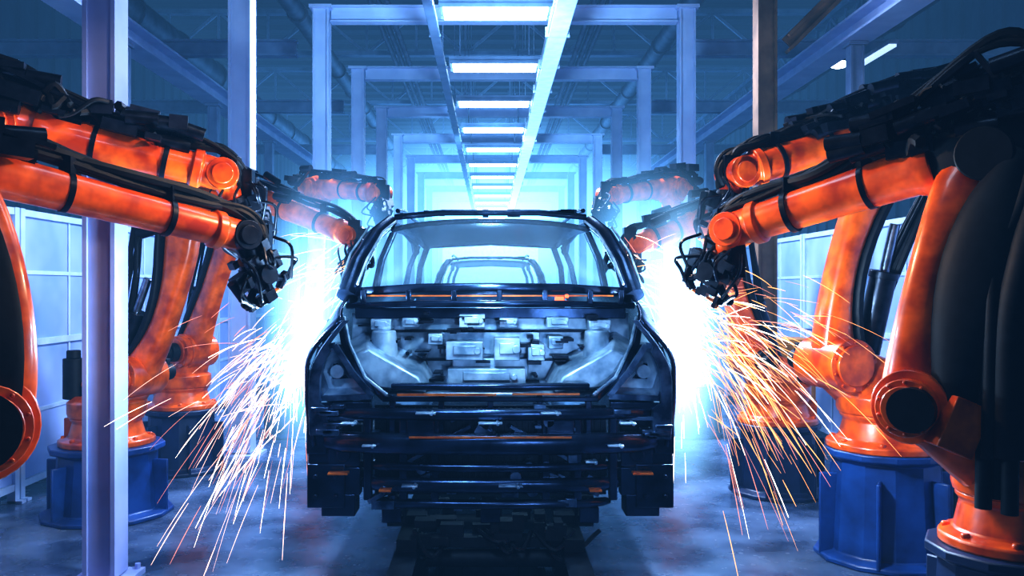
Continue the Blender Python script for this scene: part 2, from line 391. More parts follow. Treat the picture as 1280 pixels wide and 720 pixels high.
    for u, v in ((.05, .06), (.05, -.06), (-.05, 0)):
        b = MB(); q = B + f * .01 + fu * u * k + A * v * k; b.cyl(q, q - f * .17 * k, .05 * k); b.cyl(q - f * .17 * k, q - f * .2 * k, .04 * k); b.box(q - f * .1 * k + fu * .055 * k, (.05, .05, .05))
        b.build('wrist_motor', M_BLK, e, O, bevel=.004)
    F0 = Eu + f * .2 * k; L = (W - F0).length
    b = MB(); prof = [(fr * 1.3, 0), (fr * 1.35, .04), (fr * 1.1, .09), (fr * .98, L * .5), (fr * .93, L - .16), (fr * 1.12, L - .15), (fr * 1.12, L - .11), (fr * .95, L - .1), (fr * .9, L)]
    b.rev(prof, F0, W - F0, n=26)
    for i in range(12):
        a = i * math.pi / 6; u = fu * math.cos(a) + A * math.sin(a); q = F0 + f * .04 + u * fr * 1.22; b.cyl(q, q + f * .015, .009, n=6)
    b.build('forearm', M_OR, e, O, bevel=.003)
    for t in (.3, .68):
        b = MB(); q = F0.lerp(W, t); b.rev([(fr * 1.08, -.012), (fr * 1.08, .012)], q, W - F0, n=26); b.box(q + fu * (fr + .03), (.05, .09, .07)); b.build('hose_clamp', M_DK, e, O)
    g = (T - W).normalized()
    b = MB(); b.cyl(W - A * fr * 1.0, W + A * fr * 1.0, fr * .9, n=24); b.cyl(W, W + g * .13 * k, fr * .75, fr * .62, n=20)
    b.cyl(W + A * fr * 1.0, W + A * fr * 1.15, fr * .6, n=20)
    b.build('wrist', M_DK if (dark_elbow if dark_wrist is None else dark_wrist) else M_OR, e, O, bevel=.005)
    G = W + g * .13 * k; L = (T - G).length; s1 = g.cross(A).normalized()
    R = Matrix((s1, A, g)).transposed()
    b = MB(); b.cyl(G, G + g * .03, .075 * k); b.box(G + g * .1, (.13 * k, .11 * k, .14), R); b.box(G + g * .08 + s1 * .1 * k, (.08, .08, .09), R)
    b.box(G + g * .07 - s1 * .09 * k, (.05, .12, .09), R); b.cyl(G + g * .05 + s1 * .15, G + g * .22 + s1 * .12, .022)
    b.cyl(G + g * .1 + A * .06, G + g * .1 + A * .11, .045); b.box(G + Z * .12 - g * .02, (.09, .09, .16)); b.box(G + Z * .02 - s1 * .08, (.07, .07, .2))
    for sg in (-1, 1):
        b.hose([G + g * .14 + s1 * .04 * sg, G + g * .2 + s1 * .12 * sg, G + g * (L * .8) + s1 * .13 * sg, T + s1 * .07 * sg], .02 * k, n=8)
        b.cyl(T + s1 * .09 * sg, T + s1 * .012 * sg, .014, .007, n=10, mi=1)
        b.hose([G + g * .05 + s1 * .08 * sg + A * .05, G + g * .12 + s1 * .18 * sg + A * .08, G + g * L * .7 + s1 * .15 * sg + A * .05, T + s1 * .1 * sg], .009, n=6)
    for i in range(12):
        a = rnd.uniform(-1, 1); b.box(G + g * rnd.uniform(-.05, .24) + s1 * a * .13 + A * rnd.uniform(-.02, .09), (rnd.uniform(.02, .06), rnd.uniform(.02, .06), rnd.uniform(.02, .06)), R)
    for i in range(6):
        p = G + s1 * rnd.uniform(-.12, .12) + A * rnd.uniform(0, .1) - g * .05; b.hose([p, p + A * .07 + g * .08 + s1 * rnd.uniform(-.08, .08), p + g * rnd.uniform(.15, .25)], .008, 5, 6)
    b.build('welding_gun', [M_DK, M_COP], e, O, bevel=.003)
    b = MB(); nh = {2: 11, 1: 5, 0: 3}[detail]
    for i in range(nh):
        j = lambda a=.03: V((rnd.uniform(-a, a), rnd.uniform(-a, a), rnd.uniform(-a, a)))
        h1 = loop * k * rnd.uniform(.4, .9); r = rnd.choice([.008, .012, .016, .022]) * k
        top = Eu + fu * h1 - f * .05
        pts_ = [S - hd * .2 - A * .05 + j(), S.lerp(E, .5) - hd * .25 * k + j(.04), B - f * .10 * k + fu * .05 + j(.04), B + fu * h1 * .8 + j(), top + j(.04),
                F0.lerp(W, .15) + fu * (h1 * .3 + fr + .02) + j(.03), F0.lerp(W, .5) + fu * (fr + .035) + j(.03), F0.lerp(W, .8) + fu * (fr + .04) + j(.03), W + fu * .11 + j(.03), W + f * .09 + j(.04), G + g * .06 + j(.04)]
        b.hose(pts_, r, 6, 7)
    if detail == 2:
        for i in range(44):
            a = rnd.uniform(-.35 - back, reach); p = Eu + f * a + fu * rnd.uniform(.06, loop * .65) + A * rnd.uniform(-.15, .17)
            q = Eu + f * (a + rnd.uniform(.06, .22)) + fu * rnd.uniform(.06, .2) + A * rnd.uniform(-.15, .17)
            b.hose([p, p.lerp(q, .3) + fu * rnd.uniform(-.04, .06), p.lerp(q, .7) + fu * rnd.uniform(-.05, .04) + A * rnd.uniform(-.05, .05), q], rnd.choice([.007, .011, .018, .024]), 5, 6)
    b.build('hose_bundle', M_BLK, e, O)
    if detail:
        b = MB()
        for i in range(84 if detail == 2 else 12):
            aa = rnd.uniform(-.32 - back, reach + .1); hh = loop * .62 * (1 - .6 * max(0, aa) / (reach + .15))
            p = Eu + f * aa + fu * rnd.uniform(.06, .08 + hh) + A * rnd.uniform(-.13, .16)
            Rr = Matrix((f, A, fu)).transposed() @ Matrix.Rotation(rnd.uniform(-.15, .15), 3, 'Y')
            if i % 3 == 0: b.cyl(p, p + f * .15 + fu * rnd.uniform(-.03, .03), .034 * k, n=14)
            else: b.box(p, (rnd.uniform(.06, .2), rnd.uniform(.04, .10), rnd.uniform(.025, .08)), Rr)
        for sg in (-1, 1):
            b.beam(Eu + A * .13 * sg * k - f * .2, Eu + A * .1 * sg * k - f * .05 + fu * loop * .8, .03, .02); b.beam(Eu - f * .05 + A * .1 * sg * k + fu * loop * .8, Eu + A * .11 * sg * k + f * .45 + fu * .14, .03, .02)
        b.build('dress_pack_bracket', M_DK, e, O)
    return e

L_OR = 'orange six-axis welding robot '
pedestal(-2.3, 3.15, .5, .62, 'dark navy cylindrical steel robot pedestal beside the line', M_NAVY)
robot((-2.3, 3.15, .5), (-1.83, 3.1, 1.12), (-2.14, 3.25, 2.06), (-1.19, 4.2, 1.85), (-1.11, 4.4, 1.56), L_OR + 'reaching long forearm to the car front corner', 1.0, (-1.56, 3.1, 1.62), 2, False, 3, .080, .22, lw=1.15, dark_elbow=True, reach=.2, front_motor=False, face=True)
pedestal(-3.05, 4.1, .6, .6, 'dark navy robot pedestal beside the safety screen', M_NAVY)
robot((-3.05, 4.1, .6), (-2.85, 4.1, 1.2), (-2.42, 4.25, 2.38), (-1.40, 4.6, 2.19), (-1.27, 4.75, 1.80), L_OR + 'with bulky cable-laden upper forearm', 1.0, (-2.8, 4.1, 1.8), 2, False, 29, .092, .34, back=.25, reach=.75, front_motor=False)
pedestal(2.08, 3.5, .58, .6, 'dark navy round robot pedestal under large orange robot', M_NAVY)
robot((2.08, 3.5, .58), (1.70, 3.5, 1.14), (1.99, 3.5, 2.12), (1.17, 4.25, 1.88), (1.07, 4.4, 1.56), L_OR + 'with curved lower arm and thick black hoses', 1.0, (1.68, 3.5, 1.78), 2, True, 5, .092, .46, lw=.85, dark_elbow=True, front_motor=False, reach=.35, sb=.72, kb=.8, dark_wrist=False)
pedestal(-2.72, 6.25, .5, .72, 'bright blue round robot pedestal beside pale column')
robot((-2.72, 6.25, .5), (-2.50, 6.2, .98), (-2.12, 6.1, 2.10), (-1.62, 5.9, 2.22), (-1.5, 5.7, 1.85), L_OR + 'with bent lower arm on squat pedestal', .95, (-2.2, 6.2, 1.35), 1, False, 8, .095, .2, lw=.85, front_motor=False)
pedestal(2.36, 5.25, .65, .66, 'bright blue round robot pedestal beside safety screen')
robot((2.36, 5.25, .65), (2.05, 5.25, 1.15), (2.36, 5.1, 2.50), (1.40, 5.0, 2.25), (1.25, 4.95, 1.85), L_OR + 'with upright lower arm beside glazed screens', 1.0, (1.98, 5.25, 1.75), 2, False, 11, .10, .30, lw=.78, back=.15, front_motor=False)
pedestal(-2.72, 7.75, .55, .6, 'dark round robot pedestal behind the welding glare', M_NAVY)
robot((-2.72, 7.75, .55), (-2.6, 7.7, 1.05), (-2.05, 7.3, 2.36), (-1.05, 6.7, 2.0), (-.98, 6.6, 1.75), L_OR + 'partly hidden in welding glare', .9, None, 1, False, 13, .085, .22)
pedestal(2.25, 6.9, .55, .6, 'dark round robot pedestal behind flying sparks', M_NAVY)
robot((2.25, 6.9, .55), (2.05, 6.9, 1.05), (1.75, 6.9, 2.12), (1.1, 6.7, 1.93), (.98, 6.6, 1.75), L_OR + 'partly hidden behind white sparks', .9, None, 1, False, 14, .08, .22)
pedestal(-2.1, 9.6, .55, .6, 'dark round robot pedestal in blue haze', M_NAVY)
robot((-2.1, 9.6, .55), (-1.95, 9.6, 1.1), (-1.75, 9.0, 2.6), (-1.05, 8.4, 2.5), (-.98, 8.2, 2.2), L_OR + 'standing further along the line in haze', .9, None, 1, False, 17, .09, .22)
pedestal(2.15, 9.6, .55, .6, 'dark round robot pedestal in blue haze', M_NAVY)
robot((2.15, 9.6, .55), (2.0, 9.6, 1.1), (1.85, 9.0, 2.6), (1.12, 8.4, 2.48), (1.0, 8.2, 2.2), L_OR + 'standing further along the line in haze', .9, None, 1, False, 19, .09, .24)

# ------------------------------------------------------------ car body
CO = V((0, 4.4, .46))
car = empty('car_body', tuple(CO), 'dark unfinished sport utility car body shell without bonnet', 'car', 'car bodies on the line')
def cb(b, name, m, bevel=0, label=None, **k): return b.build(name, m, car, CO, bevel=bevel, label=label, **k)
def sidex(y, v):
    fx = 1 - max(0, 4.75 - y) ** 2 * .5 - max(0, y - 8.6) ** 2 * .5
    x = .79 + .18 * math.sin(min(1, v * 2.6) * math.pi / 2) - .05 * max(0, v - .6) ** 1.5 * 3
    return x * fx
def side(s):
    ys = [4.44 + i * (9.0 - 4.44) / 62 for i in range(63)]; nv = 20; vs = []; fs = []
    for y in ys:
        zt = 1.58 - max(0, 5.05 - y) ** 1.2 * .26; zb = .52 + max(0, 4.8 - y) * .8
        for j in range(nv):
            v = j / (nv - 1); z = zt + (zb - zt) * v
            x = sidex(y, v)
            for yc in (5.12, 8.15):
                d = math.hypot(y - yc, z - .62); R = .40
                if d < R:
                    a = math.atan2(z - .62, y - yc)
                    vs_y, vs_z = yc + R * math.cos(a), max(.62 + R * math.sin(a), .50); x = x + .03; break
                if d < R + .12: x += .03 * (1 - (d - R) / .12)
            else:
                vs_y, vs_z = y, z
            vs.append((s * x, vs_y, vs_z))
    for i in range(len(ys) - 1):
        for j in range(nv - 1):
            q = (i * nv + j, (i + 1) * nv + j, (i + 1) * nv + j + 1, i * nv + j + 1)
            A_ = [V(vs[t]) for t in q]
            if (A_[2] - A_[0]).cross(A_[3] - A_[1]).length > 2e-4: fs.append(q)
    b = MB(); b.add(vs, fs); o = cb(b, 'fender_and_door_side', M_CAR)
    so = o.modifiers.new('solid', 'SOLIDIFY'); so.thickness = .02; so.offset = 0
    b = MB(); rings = []
    for i in range(19):
        v = i / 18; zt = 1.58 - .61 ** 1.2 * .26; z = zt + (.86 - zt) * v; x = sidex(4.44, v * .7)
        wd = .035 + (.03 if z < 1.28 else 0) + (.04 if z < 1.02 else 0)
        rings.append([V((s * x, 4.455, z)), V((s * (x - .012), 4.42, z)), V((s * (x - wd), 4.42, z)), V((s * (x - wd), 4.47, z)), V((s * x, 4.48, z))])
    b.rings(rings); cb(b, 'fender_nose', M_CARM, ang=25)
    b = MB(); b.tube([(s * (.965 - max(0, 4.75 - y) ** 2 * .5), y, 1.20) for y in (4.5, 4.8, 5.4, 6.2, 7.4, 8.6)], .006, 6)
    cb(b, 'wing_edge_highlight', M_CARG, label='pale line painting a highlight along the wing')  # pale tube paints a highlight along the wing crease
    b = MB()
    b.link([(s * .80, 4.92, 1.55), (s * .765, 5.1, 1.74), (s * .70, 5.32, 1.92), (s * .63, 5.56, 2.02)], [.10, .09, .085, .08], [.12, .1, .09, .08], (s * .8, -.35, .5), ex=.7)
    b.tube([(s * .84, 5.3, 1.58), (s * .80, 5.45, 1.78), (s * .735, 5.62, 1.94), (s * .69, 6.0, 2.03), (s * .68, 7.0, 2.06), (s * .69, 8.0, 2.02), (s * .72, 8.5, 1.95)], .038, 8)
    for y in (6.35, 8.55):
        b.link([(s * .83, y, 1.58), (s * .79, y + .04, 1.8), (s * .71, y + .08, 2.0)], [.12, .09, .08], [.05, .05, .05], (1, 0, .2), ex=.6)
    cb(b, 'window_pillars', M_CAR)
    b = MB(); b.tube([(s * .745, 4.93, 1.62), (s * .71, 5.08, 1.77), (s * .645, 5.30, 1.94), (s * .585, 5.47, 2.015)], .008); b.tube([(s * .85, 4.93, 1.6), (s * .81, 5.1, 1.8), (s * .735, 5.33, 1.97)], .007)
    cb(b, 'pillar_line', M_CARG, label='bright metal line along the pillar')  # thin pale tubes along the pillar edges
    b = MB(); b.box((s * .84, 6.6, .53), (.12, 2.2, .12)); b.box((s * .9, 6.3, 1.28), (.03, .16, .03)); b.box((s * .93, 6.9, 1.2), (.03, .16, .03))
    b.tube([(s * .66, 4.55, .62), (s * .62, 5.2, .6), (s * .5, 5.9, .55), (s * .5, 8.8, .55)], .05, 8)
    cb(b, 'sill_and_chassis_rail', M_CAR, .006)
for s in (-1, 1): side(s)
b = MB(); vs = []; fs = []; nx, ny = 15, 20
for i in range(ny + 1):
    t = i / ny; y = 5.5 + 3.05 * t; zc = 2.035 + .06 * math.sin(math.pi * min(1, t * 1.1) * .9)
    for j in range(nx + 1):
        u = j / nx * 2 - 1; w = .63 + .03 * math.sin(math.pi * t)
        vs.append((u * w, y + .05 * (u * u) * (1 if t < .5 else -1), zc - .035 * u * u - .02 * abs(u) ** 6))
for i in range(ny):
    for j in range(nx): a = i * (nx + 1) + j; fs.append((a, a + 1, a + nx + 2, a + nx + 1))
b.add(vs, fs); o = cb(b, 'roof_panel', M_CAR); so = o.modifiers.new('s', 'SOLIDIFY'); so.thickness = .03
b = MB(); rr = random.Random(4)
for s in (-1, 1): b.tube([(s * .6, 5.7, 2.1), (s * .6, 6.2, 2.135), (s * .6, 7.6, 2.14), (s * .6, 8.2, 2.1)], .016, 8)
for i in range(16): b.box((rr.uniform(-.58, .58), 5.54, 2.07), (rr.uniform(.03, .1), .07, rr.uniform(.02, .05)))
b.tube([(-.6, 5.53, 2.045), (-.3, 5.49, 2.07), (.3, 5.49, 2.07), (.6, 5.53, 2.045)], .02, 8)
cb(b, 'roof_rail', M_CAR, .003)
def scr(y0, z0, w0, y1, z1, w1, name):
    b = MB(); vs = []; fs = []
    for i in range(7):
        t = i / 6
        for j in range(11):
            u = j / 5 - 1; w = w0 + (w1 - w0) * t; vs.append((u * w, y0 + (y1 - y0) * t + .07 * u * u * (1 if y1 > y0 else -1), z0 + (z1 - z0) * t))
    for i in range(6):
        for j in range(10): a = i * 11 + j; fs.append((a, a + 1, a + 12, a + 11))
    b.add(vs, fs); cb(b, name, M_GLASS, label='clear tinted ' + name.replace('_', ' '))
scr(4.96, 1.6, .74, 5.48, 2.03, .58, 'windscreen')
b = MB(); b.tube([(-.72, 8.85, 1.56), (0, 8.92, 1.56), (.72, 8.85, 1.56)], .03); b.box((0, 8.9, 1.1), (1.5, .05, .9)); b.tube([(-.6, 8.5, 2.0), (0, 8.5, 2.03), (.6, 8.5, 2.0)], .02)
for s in (-1, 1): b.tube([(s * .74, 8.9, 1.5), (s * .7, 8.75, 1.8), (s * .6, 8.5, 2.02)], .03)
cb(b, 'rear_frame', M_CAR, .004)
b = MB()
b.link([(-.80, 5.0, 1.575), (-.4, 4.9, 1.6), (0, 4.88, 1.605), (.4, 4.9, 1.6), (.80, 5.0, 1.575)], [.05] * 5, [.05] * 5, (0, 0, 1))
b.link([(-.80, 4.93, 1.50), (-.4, 4.83, 1.515), (0, 4.81, 1.515), (.4, 4.83, 1.515), (.80, 4.93, 1.5)], [.06] * 5, [.035] * 5, (0, 0, 1))
b.box((0, 4.93, 1.46), (1.5, .1, .06))
for x in (-.7, -.45, -.2, .05, .3, .55, .72): b.box((x, 4.86, 1.55), (.03, .05, .08))
cb(b, 'cowl_crossmember', M_CAR, .005)
b = MB(); b.box((0, 4.865, 1.557), (1.36, .012, .008)); cb(b, 'cowl_reflex', M_COP, label='thin strip painting an orange reflection')  # orange reflection on the cowl, painted as a coloured strip
b = MB(); b.box((.38, 4.84, 1.535), (.05, .03, .035)); b.box((.42, 4.84, 1.555), (.02, .03, .02)); cb(b, 'marker_lamp', M_RED, .005, label='small red indicator lamp')
b = MB()
b.box((0, 4.98, 1.23), (1.56, .04, .46)); b.box((0, 4.9, 1.02), (1.2, .3, .03))
b.box((0, 4.93, 1.3), (.55, .06, .14)); b.box((0, 4.92, 1.15), (.42, .08, .12))
cb(b, 'firewall', M_CARG, .006, label='bare blue-lit sheet metal bulkhead')
b = MB()
for x, z, w, h, d in ((-.60, 1.40, .11, .06, .12), (-.44, 1.41, .09, .05, .1), (-.1, 1.42, .14, .07, .14), (.1, 1.41, .1, .05, .1), (.37, 1.41, .12, .06, .1), (.6, 1.39, .12, .07, .12),
                      (-.14, 1.26, .2, .1, .18), (.09, 1.27, .14, .12, .2), (.25, 1.25, .09, .09, .15), (-.02, 1.12, .42, .09, .2), (-.3, 1.32, .08, .06, .12), (.36, 1.3, .08, .07, .1)):
    b.box((x, 4.96 - d / 2, z), (w, d + .06, h)); b.box((x, 4.925 - d, z + .005), (w * .6, .02, h * .5)); b.cyl((x + w * .35, 4.93 - d, z), (x + w * .35, 4.91 - d, z), h * .2, n=10)
cb(b, 'bulkhead_fittings', M_CARG, .004, label='bright blue-white metal brackets and boxes')
b = MB()
for i in range(60):
    x = rr.uniform(-.7, .7); z = rr.uniform(1.06, 1.46); b.box((x, 4.88, z), (rr.uniform(.015, .08), .2, rr.uniform(.006, .022)))
b.box((0, 4.95, 1.36), (1.3, .1, .014)); b.box((0, 4.95, 1.2), (1.2, .1, .012)); cb(b, 'engine_bay_wiring', M_DK, label='dark brackets and wiring in the engine bay')
for s in (-1, 1):
    b = MB()
    b.rings([[V((s * x, 4.93, z)) for x, z in ((.30, 1.08), (.76, 1.12), (.80, 1.30), (.70, 1.36), (.36, 1.20))], [V((s * x, 4.62, z)) for x, z in ((.34, 1.05), (.64, 1.08), (.74, 1.24), (.64, 1.28), (.38, 1.13))]])
    b.cyl((s * .58, 4.80, 1.2), (s * .58, 4.80, 1.37), .08, .065, n=20); b.cyl((s * .58, 4.80, 1.37), (s * .58, 4.80, 1.39), .04, n=12)
    cb(b, 'strut_tower', M_CARG, .012, label='pressed bare metal suspension tower')
    b = MB()
    b.link([(s * .83, 4.85, 1.46), (s * .78, 4.7, 1.32), (s * .68, 4.58, 1.16), (s * .54, 4.5, 1.04)], [.035, .04, .04, .035], [.06] * 4, (0, 1, .2))
    b.link([(s * .87, 4.8, 1.43), (s * .86, 4.62, 1.34), (s * .85, 4.5, 1.28)], [.04] * 3, [.04] * 3, (0, 1, .2))
    b.box((s * .82, 4.80, 1.08), (.10, .24, .44)); b.box((s * .76, 4.50, 1.0), (.3, .08, .04))
    cb(b, 'inner_wing_rail', M_CAR, .003)
    lp = [(.60, 1.05), (.86, 1.04), (.90, 1.16), (.86, 1.30), (.79, 1.31), (.70, 1.17)]
    b = MB()
    for i in range(6):
        a, c = lp[i], lp[(i + 1) % 6]; b.beam((s * a[0], 4.47, a[1]), (s * c[0], 4.47, c[1]), .03, .028)
    cb(b, 'lamp_frame', M_CARM, label='angular raw steel frame of the lamp opening')
    cx = sum(p[0] for p in lp) / 6; cz = sum(p[1] for p in lp) / 6
    sc = lambda k_: [(cx + (p[0] - cx) * k_, cz + (p[1] - cz) * k_) for p in lp]
    b = MB(); b.rings([[V((s * x, 4.48, z)) for x, z in sc(.97)], [V((s * x, 4.56, z)) for x, z in sc(.7)], [V((s * x, 4.57, z)) for x, z in sc(.35)], [V((s * x, 4.53, z)) for x, z in sc(.30)]], cap=False)
    b.cyl((s * cx, 4.58, cz), (s * cx, 4.50, cz), .035, n=16)
    cb(b, 'lamp_bowl', M_CARG, label='faceted pale metal bowl inside the lamp opening')
    b = MB(); b.tube([(s * .795, 4.79, 1.44), (s * .74, 4.64, 1.30), (s * .64, 4.51, 1.14), (s * .52, 4.44, 1.06)], .009); cb(b, 'wing_seam', M_CARG)
    b = MB(); c = V((s * .80, 5.12, .64))
    b.cyl(c - V((.07, 0, 0)), c + V((.07, 0, 0)), .17, n=28); b.cyl(c, c + V((s * .12, 0, 0)), .07, n=16)
    b.box(c + V((-s * .02, -.12, .06)), (.12, .09, .16)); b.tube([c, c + V((-s * .3, .02, -.02))], .03); b.tube([c, c + V((-s * .12, .0, .5))], .035)
    b.box((s * .80, 4.8, .70), (.14, .5, .14))
    b.box((s * .72, 4.6, .74), (.1, .1, .3)); b.tube([(s * .62, 4.55, .62), (s * .76, 4.56, .56), (s * .9, 4.6, .60)], .02)
    cb(b, 'suspension_hub', M_DK, .008, label='dark brake disc and suspension hub')
    b = MB()
    b.box((s * .80, 4.60, .70), (.25, .26, .30)); b.box((s * .83, 4.50, .60), (.19, .12, .22)); b.box((s * .74, 4.50, .76), (.16, .1, .12)); b.box((s * .88, 4.52, .86), (.10, .14, .20)); b.box((s * .77, 4.53, .50), (.17, .16, .11)); b.box((s * .70, 4.50, .62), (.08, .08, .14))
    for dx, dz in ((-.05, .05), (.05, .05), (-.05, -.05), (.05, -.05)): b.cyl((s * (.83 + dx), 4.46, .60 + dz), (s * (.83 + dx), 4.42, .60 + dz), .012, n=8)
    b.cyl((s * .74, 4.47, .76), (s * .74, 4.42, .76), .035, n=18)
    cb(b, 'corner_block', M_CAR, .032, label='chunky dark steel block at the lower corner', seg=4)
    b = MB()
    for i in range(8): b.box((s * rr.uniform(.64, .88), 4.455, rr.choice([.9, .98, .88]) + rr.uniform(-.03, .03)), (rr.uniform(.03, .12), .10, rr.uniform(.012, .035)))
    b.box((s * .76, 4.47, .94), (.28, .06, .02))
    cb(b, 'corner_bracket', M_CARM, .003, label='raw steel corner brackets')
    for x, z, w in ((.76, .675, .10), (.52, .60, .06)):
        b = MB(); b.box((s * x, 4.40 if x > .6 else 4.36, z), (w, .06, .009)); cb(b, 'lower_reflex', M_COP, label='thin strip painting an orange reflection low on the front')  # orange glints on the lower front, painted as coloured strips
b = MB()
b.link([(-.5, 4.48, 1.1), (0, 4.44, 1.1), (.5, 4.48, 1.1)], [.07] * 3, [.035] * 3, (0, 0, 1)); b.box((0, 4.5, 1.035), (1.1, .07, .025))
for x in (-.5, -.25, 0, .25, .5): b.box((x, 4.5, .93), (.03, .05, .25))
cb(b, 'radiator_support', M_CAR, .005)
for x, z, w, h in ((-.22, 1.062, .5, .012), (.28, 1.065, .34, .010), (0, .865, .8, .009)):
    b = MB(); b.box((x, 4.435 if z > 1 else 4.325, z), (w, .012, h)); cb(b, 'front_reflex', M_COP, label='thin strip painting an orange reflection')  # orange reflections on the crossbars, put in as coloured strips
b = MB()
def bar(b, z, w, y0, y1, h, d):
    b.link([(-w, y1, z), (-w * .93, y0 + (y1 - y0) * .65, z), (-w * .8, y0 + (y1 - y0) * .3, z), (-w * .4, y0 + .01, z), (0, y0, z), (w * .4, y0 + .01, z), (w * .8, y0 + (y1 - y0) * .3, z), (w * .93, y0 + (y1 - y0) * .65, z), (w, y1, z)], [d] * 9, [h * .7, h * .9] + [h] * 5 + [h * .9, h * .7], (0, 0, 1), ex=.7)
bar(b, .965, .92, 4.41, 4.6, .06, .06); bar(b, .825, .91, 4.36, 4.58, .105, .09); bar(b, .70, .66, 4.41, 4.52, .045, .06); bar(b, .61, .64, 4.41, 4.5, .075, .07); bar(b, .51, .60, 4.43, 4.52, .045, .06)
for x in (-.62, -.44, -.28, .28, .44, .62): b.box((x, 4.46, .76), (.04, .06, .46))
for x in (-.35, .35): b.box((x, 4.5, .90), (.14, .2, .08))
for x in (-.5, 0, .5): b.box((x, 4.5, .45), (.1, .1, .08))
cb(b, 'bumper_beam', M_CAR, .006)
b = MB()
for i in range(36):
    x = rr.uniform(-.60, .60); z = rr.uniform(.48, 1.02); b.box((x, 4.46 + rr.uniform(0, .05), z), (rr.uniform(.03, .12), .10, rr.uniform(.012, .045)), Matrix.Rotation(rr.choice([0, 0, 0, .5, -.5]), 3, 'Y'))
for i in range(10):
    x = rr.uniform(-.6, .6); z = rr.uniform(.56, .96); b.cyl((x, 4.40, z), (x, 4.5, z), rr.uniform(.014, .034), n=14)
for z0, z1, x0, x1 in ((.9, .7, .1, .45), (.7, .55, .2, .55)):
    for s in (-1, 1): b.beam((s * x0, 4.47, z0), (s * x1, 4.47, z1), .03, .02)
cb(b, 'crash_structure', M_CARM, .002, label='raw steel brackets, braces and bolts of the front end')
b = MB(); b.box((0, 4.58, .76), (1.2, .03, .46))
for i in range(38): b.box((-.575 + i * .031, 4.56, .76), (.006, .02, .44))
cb(b, 'radiator', M_DK)
for x, z, w in ((-.7, .93, .08), (-.32, .98, .1), (.3, .98, .1), (.68, .93, .08), (.1, .62, .12), (-.4, .62, .08), (.5, .74, .06), (-.6, .82, .07), (.62, .82, .08), (0, .93, .12)):
    b = MB(); b.box((x, 4.36, z), (w, .05, .010)); b.cyl((x + w * .3, 4.42, z), (x + w * .3, 4.315, z), .009, n=8); cb(b, 'front_bracket', M_CARG, .003, label='small bright metal bracket with bolt')
b = MB(); b.box((0, 7, .52), (1.5, 3.6, .04)); cb(b, 'floor_pan', M_CAR)
copy_thing(car, (0, 12.6, .46))

# ------------------------------------------------------------ conveyor
for s in (-1, 1):
    b = MB(); x = s * .42; b.box((x, 14, .27), (.12, 24, .02)); b.box((x, 14, .15), (.02, 24, .24)); b.box((x, 14, .02), (.14, 24, .03))
    for i in range(20): b.box((x, 2.4 + i * 1.2, .14), (.14, .05, .25))
    meta(b.build('conveyor_rail', M_DK, origin=(x, 14, 0), bevel=0, smooth=False), 'dark steel conveyor rail under the car bodies', 'conveyor rail', 'conveyor rails')
r0 = None
for i in range(24):
    y = 3.1 + i * .7
    if r0 is None:
        r0 = MB().cyl((-.33, 0, 0), (.33, 0, 0), .045, n=16).cyl((-.36, 0, 0), (.36, 0, 0), .015, n=8).build('conveyor_roller', M_BLK); r0.location = (0, y, .22)
        meta(r0, 'black transport roller between the conveyor rails', 'roller', 'conveyor rollers')
    else:
        k = r0.copy(); k.location = (0, y, .22); COL.objects.link(k)
for y0 in (4.4, 12.6):
    b = MB(); rk = random.Random(9)
    for s in (-1, 1):
        b.box((s * .42, y0 + 2.2, .31), (.1, 4.4, .06))
        for dy in (.35, 3.9): b.box((s * .5, y0 + dy, .41), (.1, .12, .16)); b.box((s * .44, y0 + dy, .36), (.2, .1, .05))
    for dy in (.1, 1.4, 2.9, 4.2): b.box((0, y0 + dy, .31), (.84, .08, .05))
    for i in range(26): b.box((rk.uniform(-.42, .42), y0 + rk.uniform(0, .5), .33 + rk.uniform(0, .09)), (rk.uniform(.03, .14), rk.uniform(.05, .15), rk.uniform(.03, .09)))
    for i in range(7):
        x = rk.uniform(-.4, .3); b.hose([(x, y0 + .1, .36), (x + .1, y0 - .02, rk.uniform(.24, .34)), (x + rk.uniform(.1, .3), y0 + .1, .36)], .012, 5, 6)
    meta(b.build('carrier_skid', M_BLK, origin=(0, y0 + 2.2, .28)), 'black steel carrier skid holding the car body', 'skid', 'carrier skids')
e = empty('lift_unit', (0, 4.75, 0), 'dark scissor lift unit between the conveyor rails', 'lift')
O = V((0, 4.75, 0)); b = MB(); b.box((0, 4.75, .03), (.6, .5, .06)); b.box((0, 4.75, .12), (.3, .3, .14)); b.build('body', M_DK, e, O, bevel=.006)
for s in (-1, 1):
    b = MB(); b.beam((s * .26, 4.55, .07), (s * .26, 4.98, .17), .03, .03); b.beam((s * .26, 4.98, .07), (s * .26, 4.55, .17), .03, .03); b.build('scissor_arm', M_DK, e, O)
def cabinet(x, y, w, d, h, m, lab, z0=0):
    e = empty('control_cabinet', (x, y, z0), lab, 'cabinet')
    MB().box((0, 0, h / 2), (w, d, h)).box((0, 0, .03), (w + .02, d + .02, .06)).build('body', m, e, bevel=.008)
    MB().box((0, -d / 2 - .01, h / 2 + .02), (w - .06, .02, h - .12)).build('door', m, e, bevel=.006)
    b = MB(); b.box((w / 2 - .07, -d / 2 - .03, h / 2), (.02, .02, .12)); b.build('handle', M_DK, e)
    return e
cabinet(2.62, 7.9, .46, .4, 1.15, M_OCHRE, 'yellow-orange metal control cabinet behind the robots')
cabinet(3.1, 6.1, .5, .4, .8, M_DK, 'low dark equipment box beside blue pedestal')

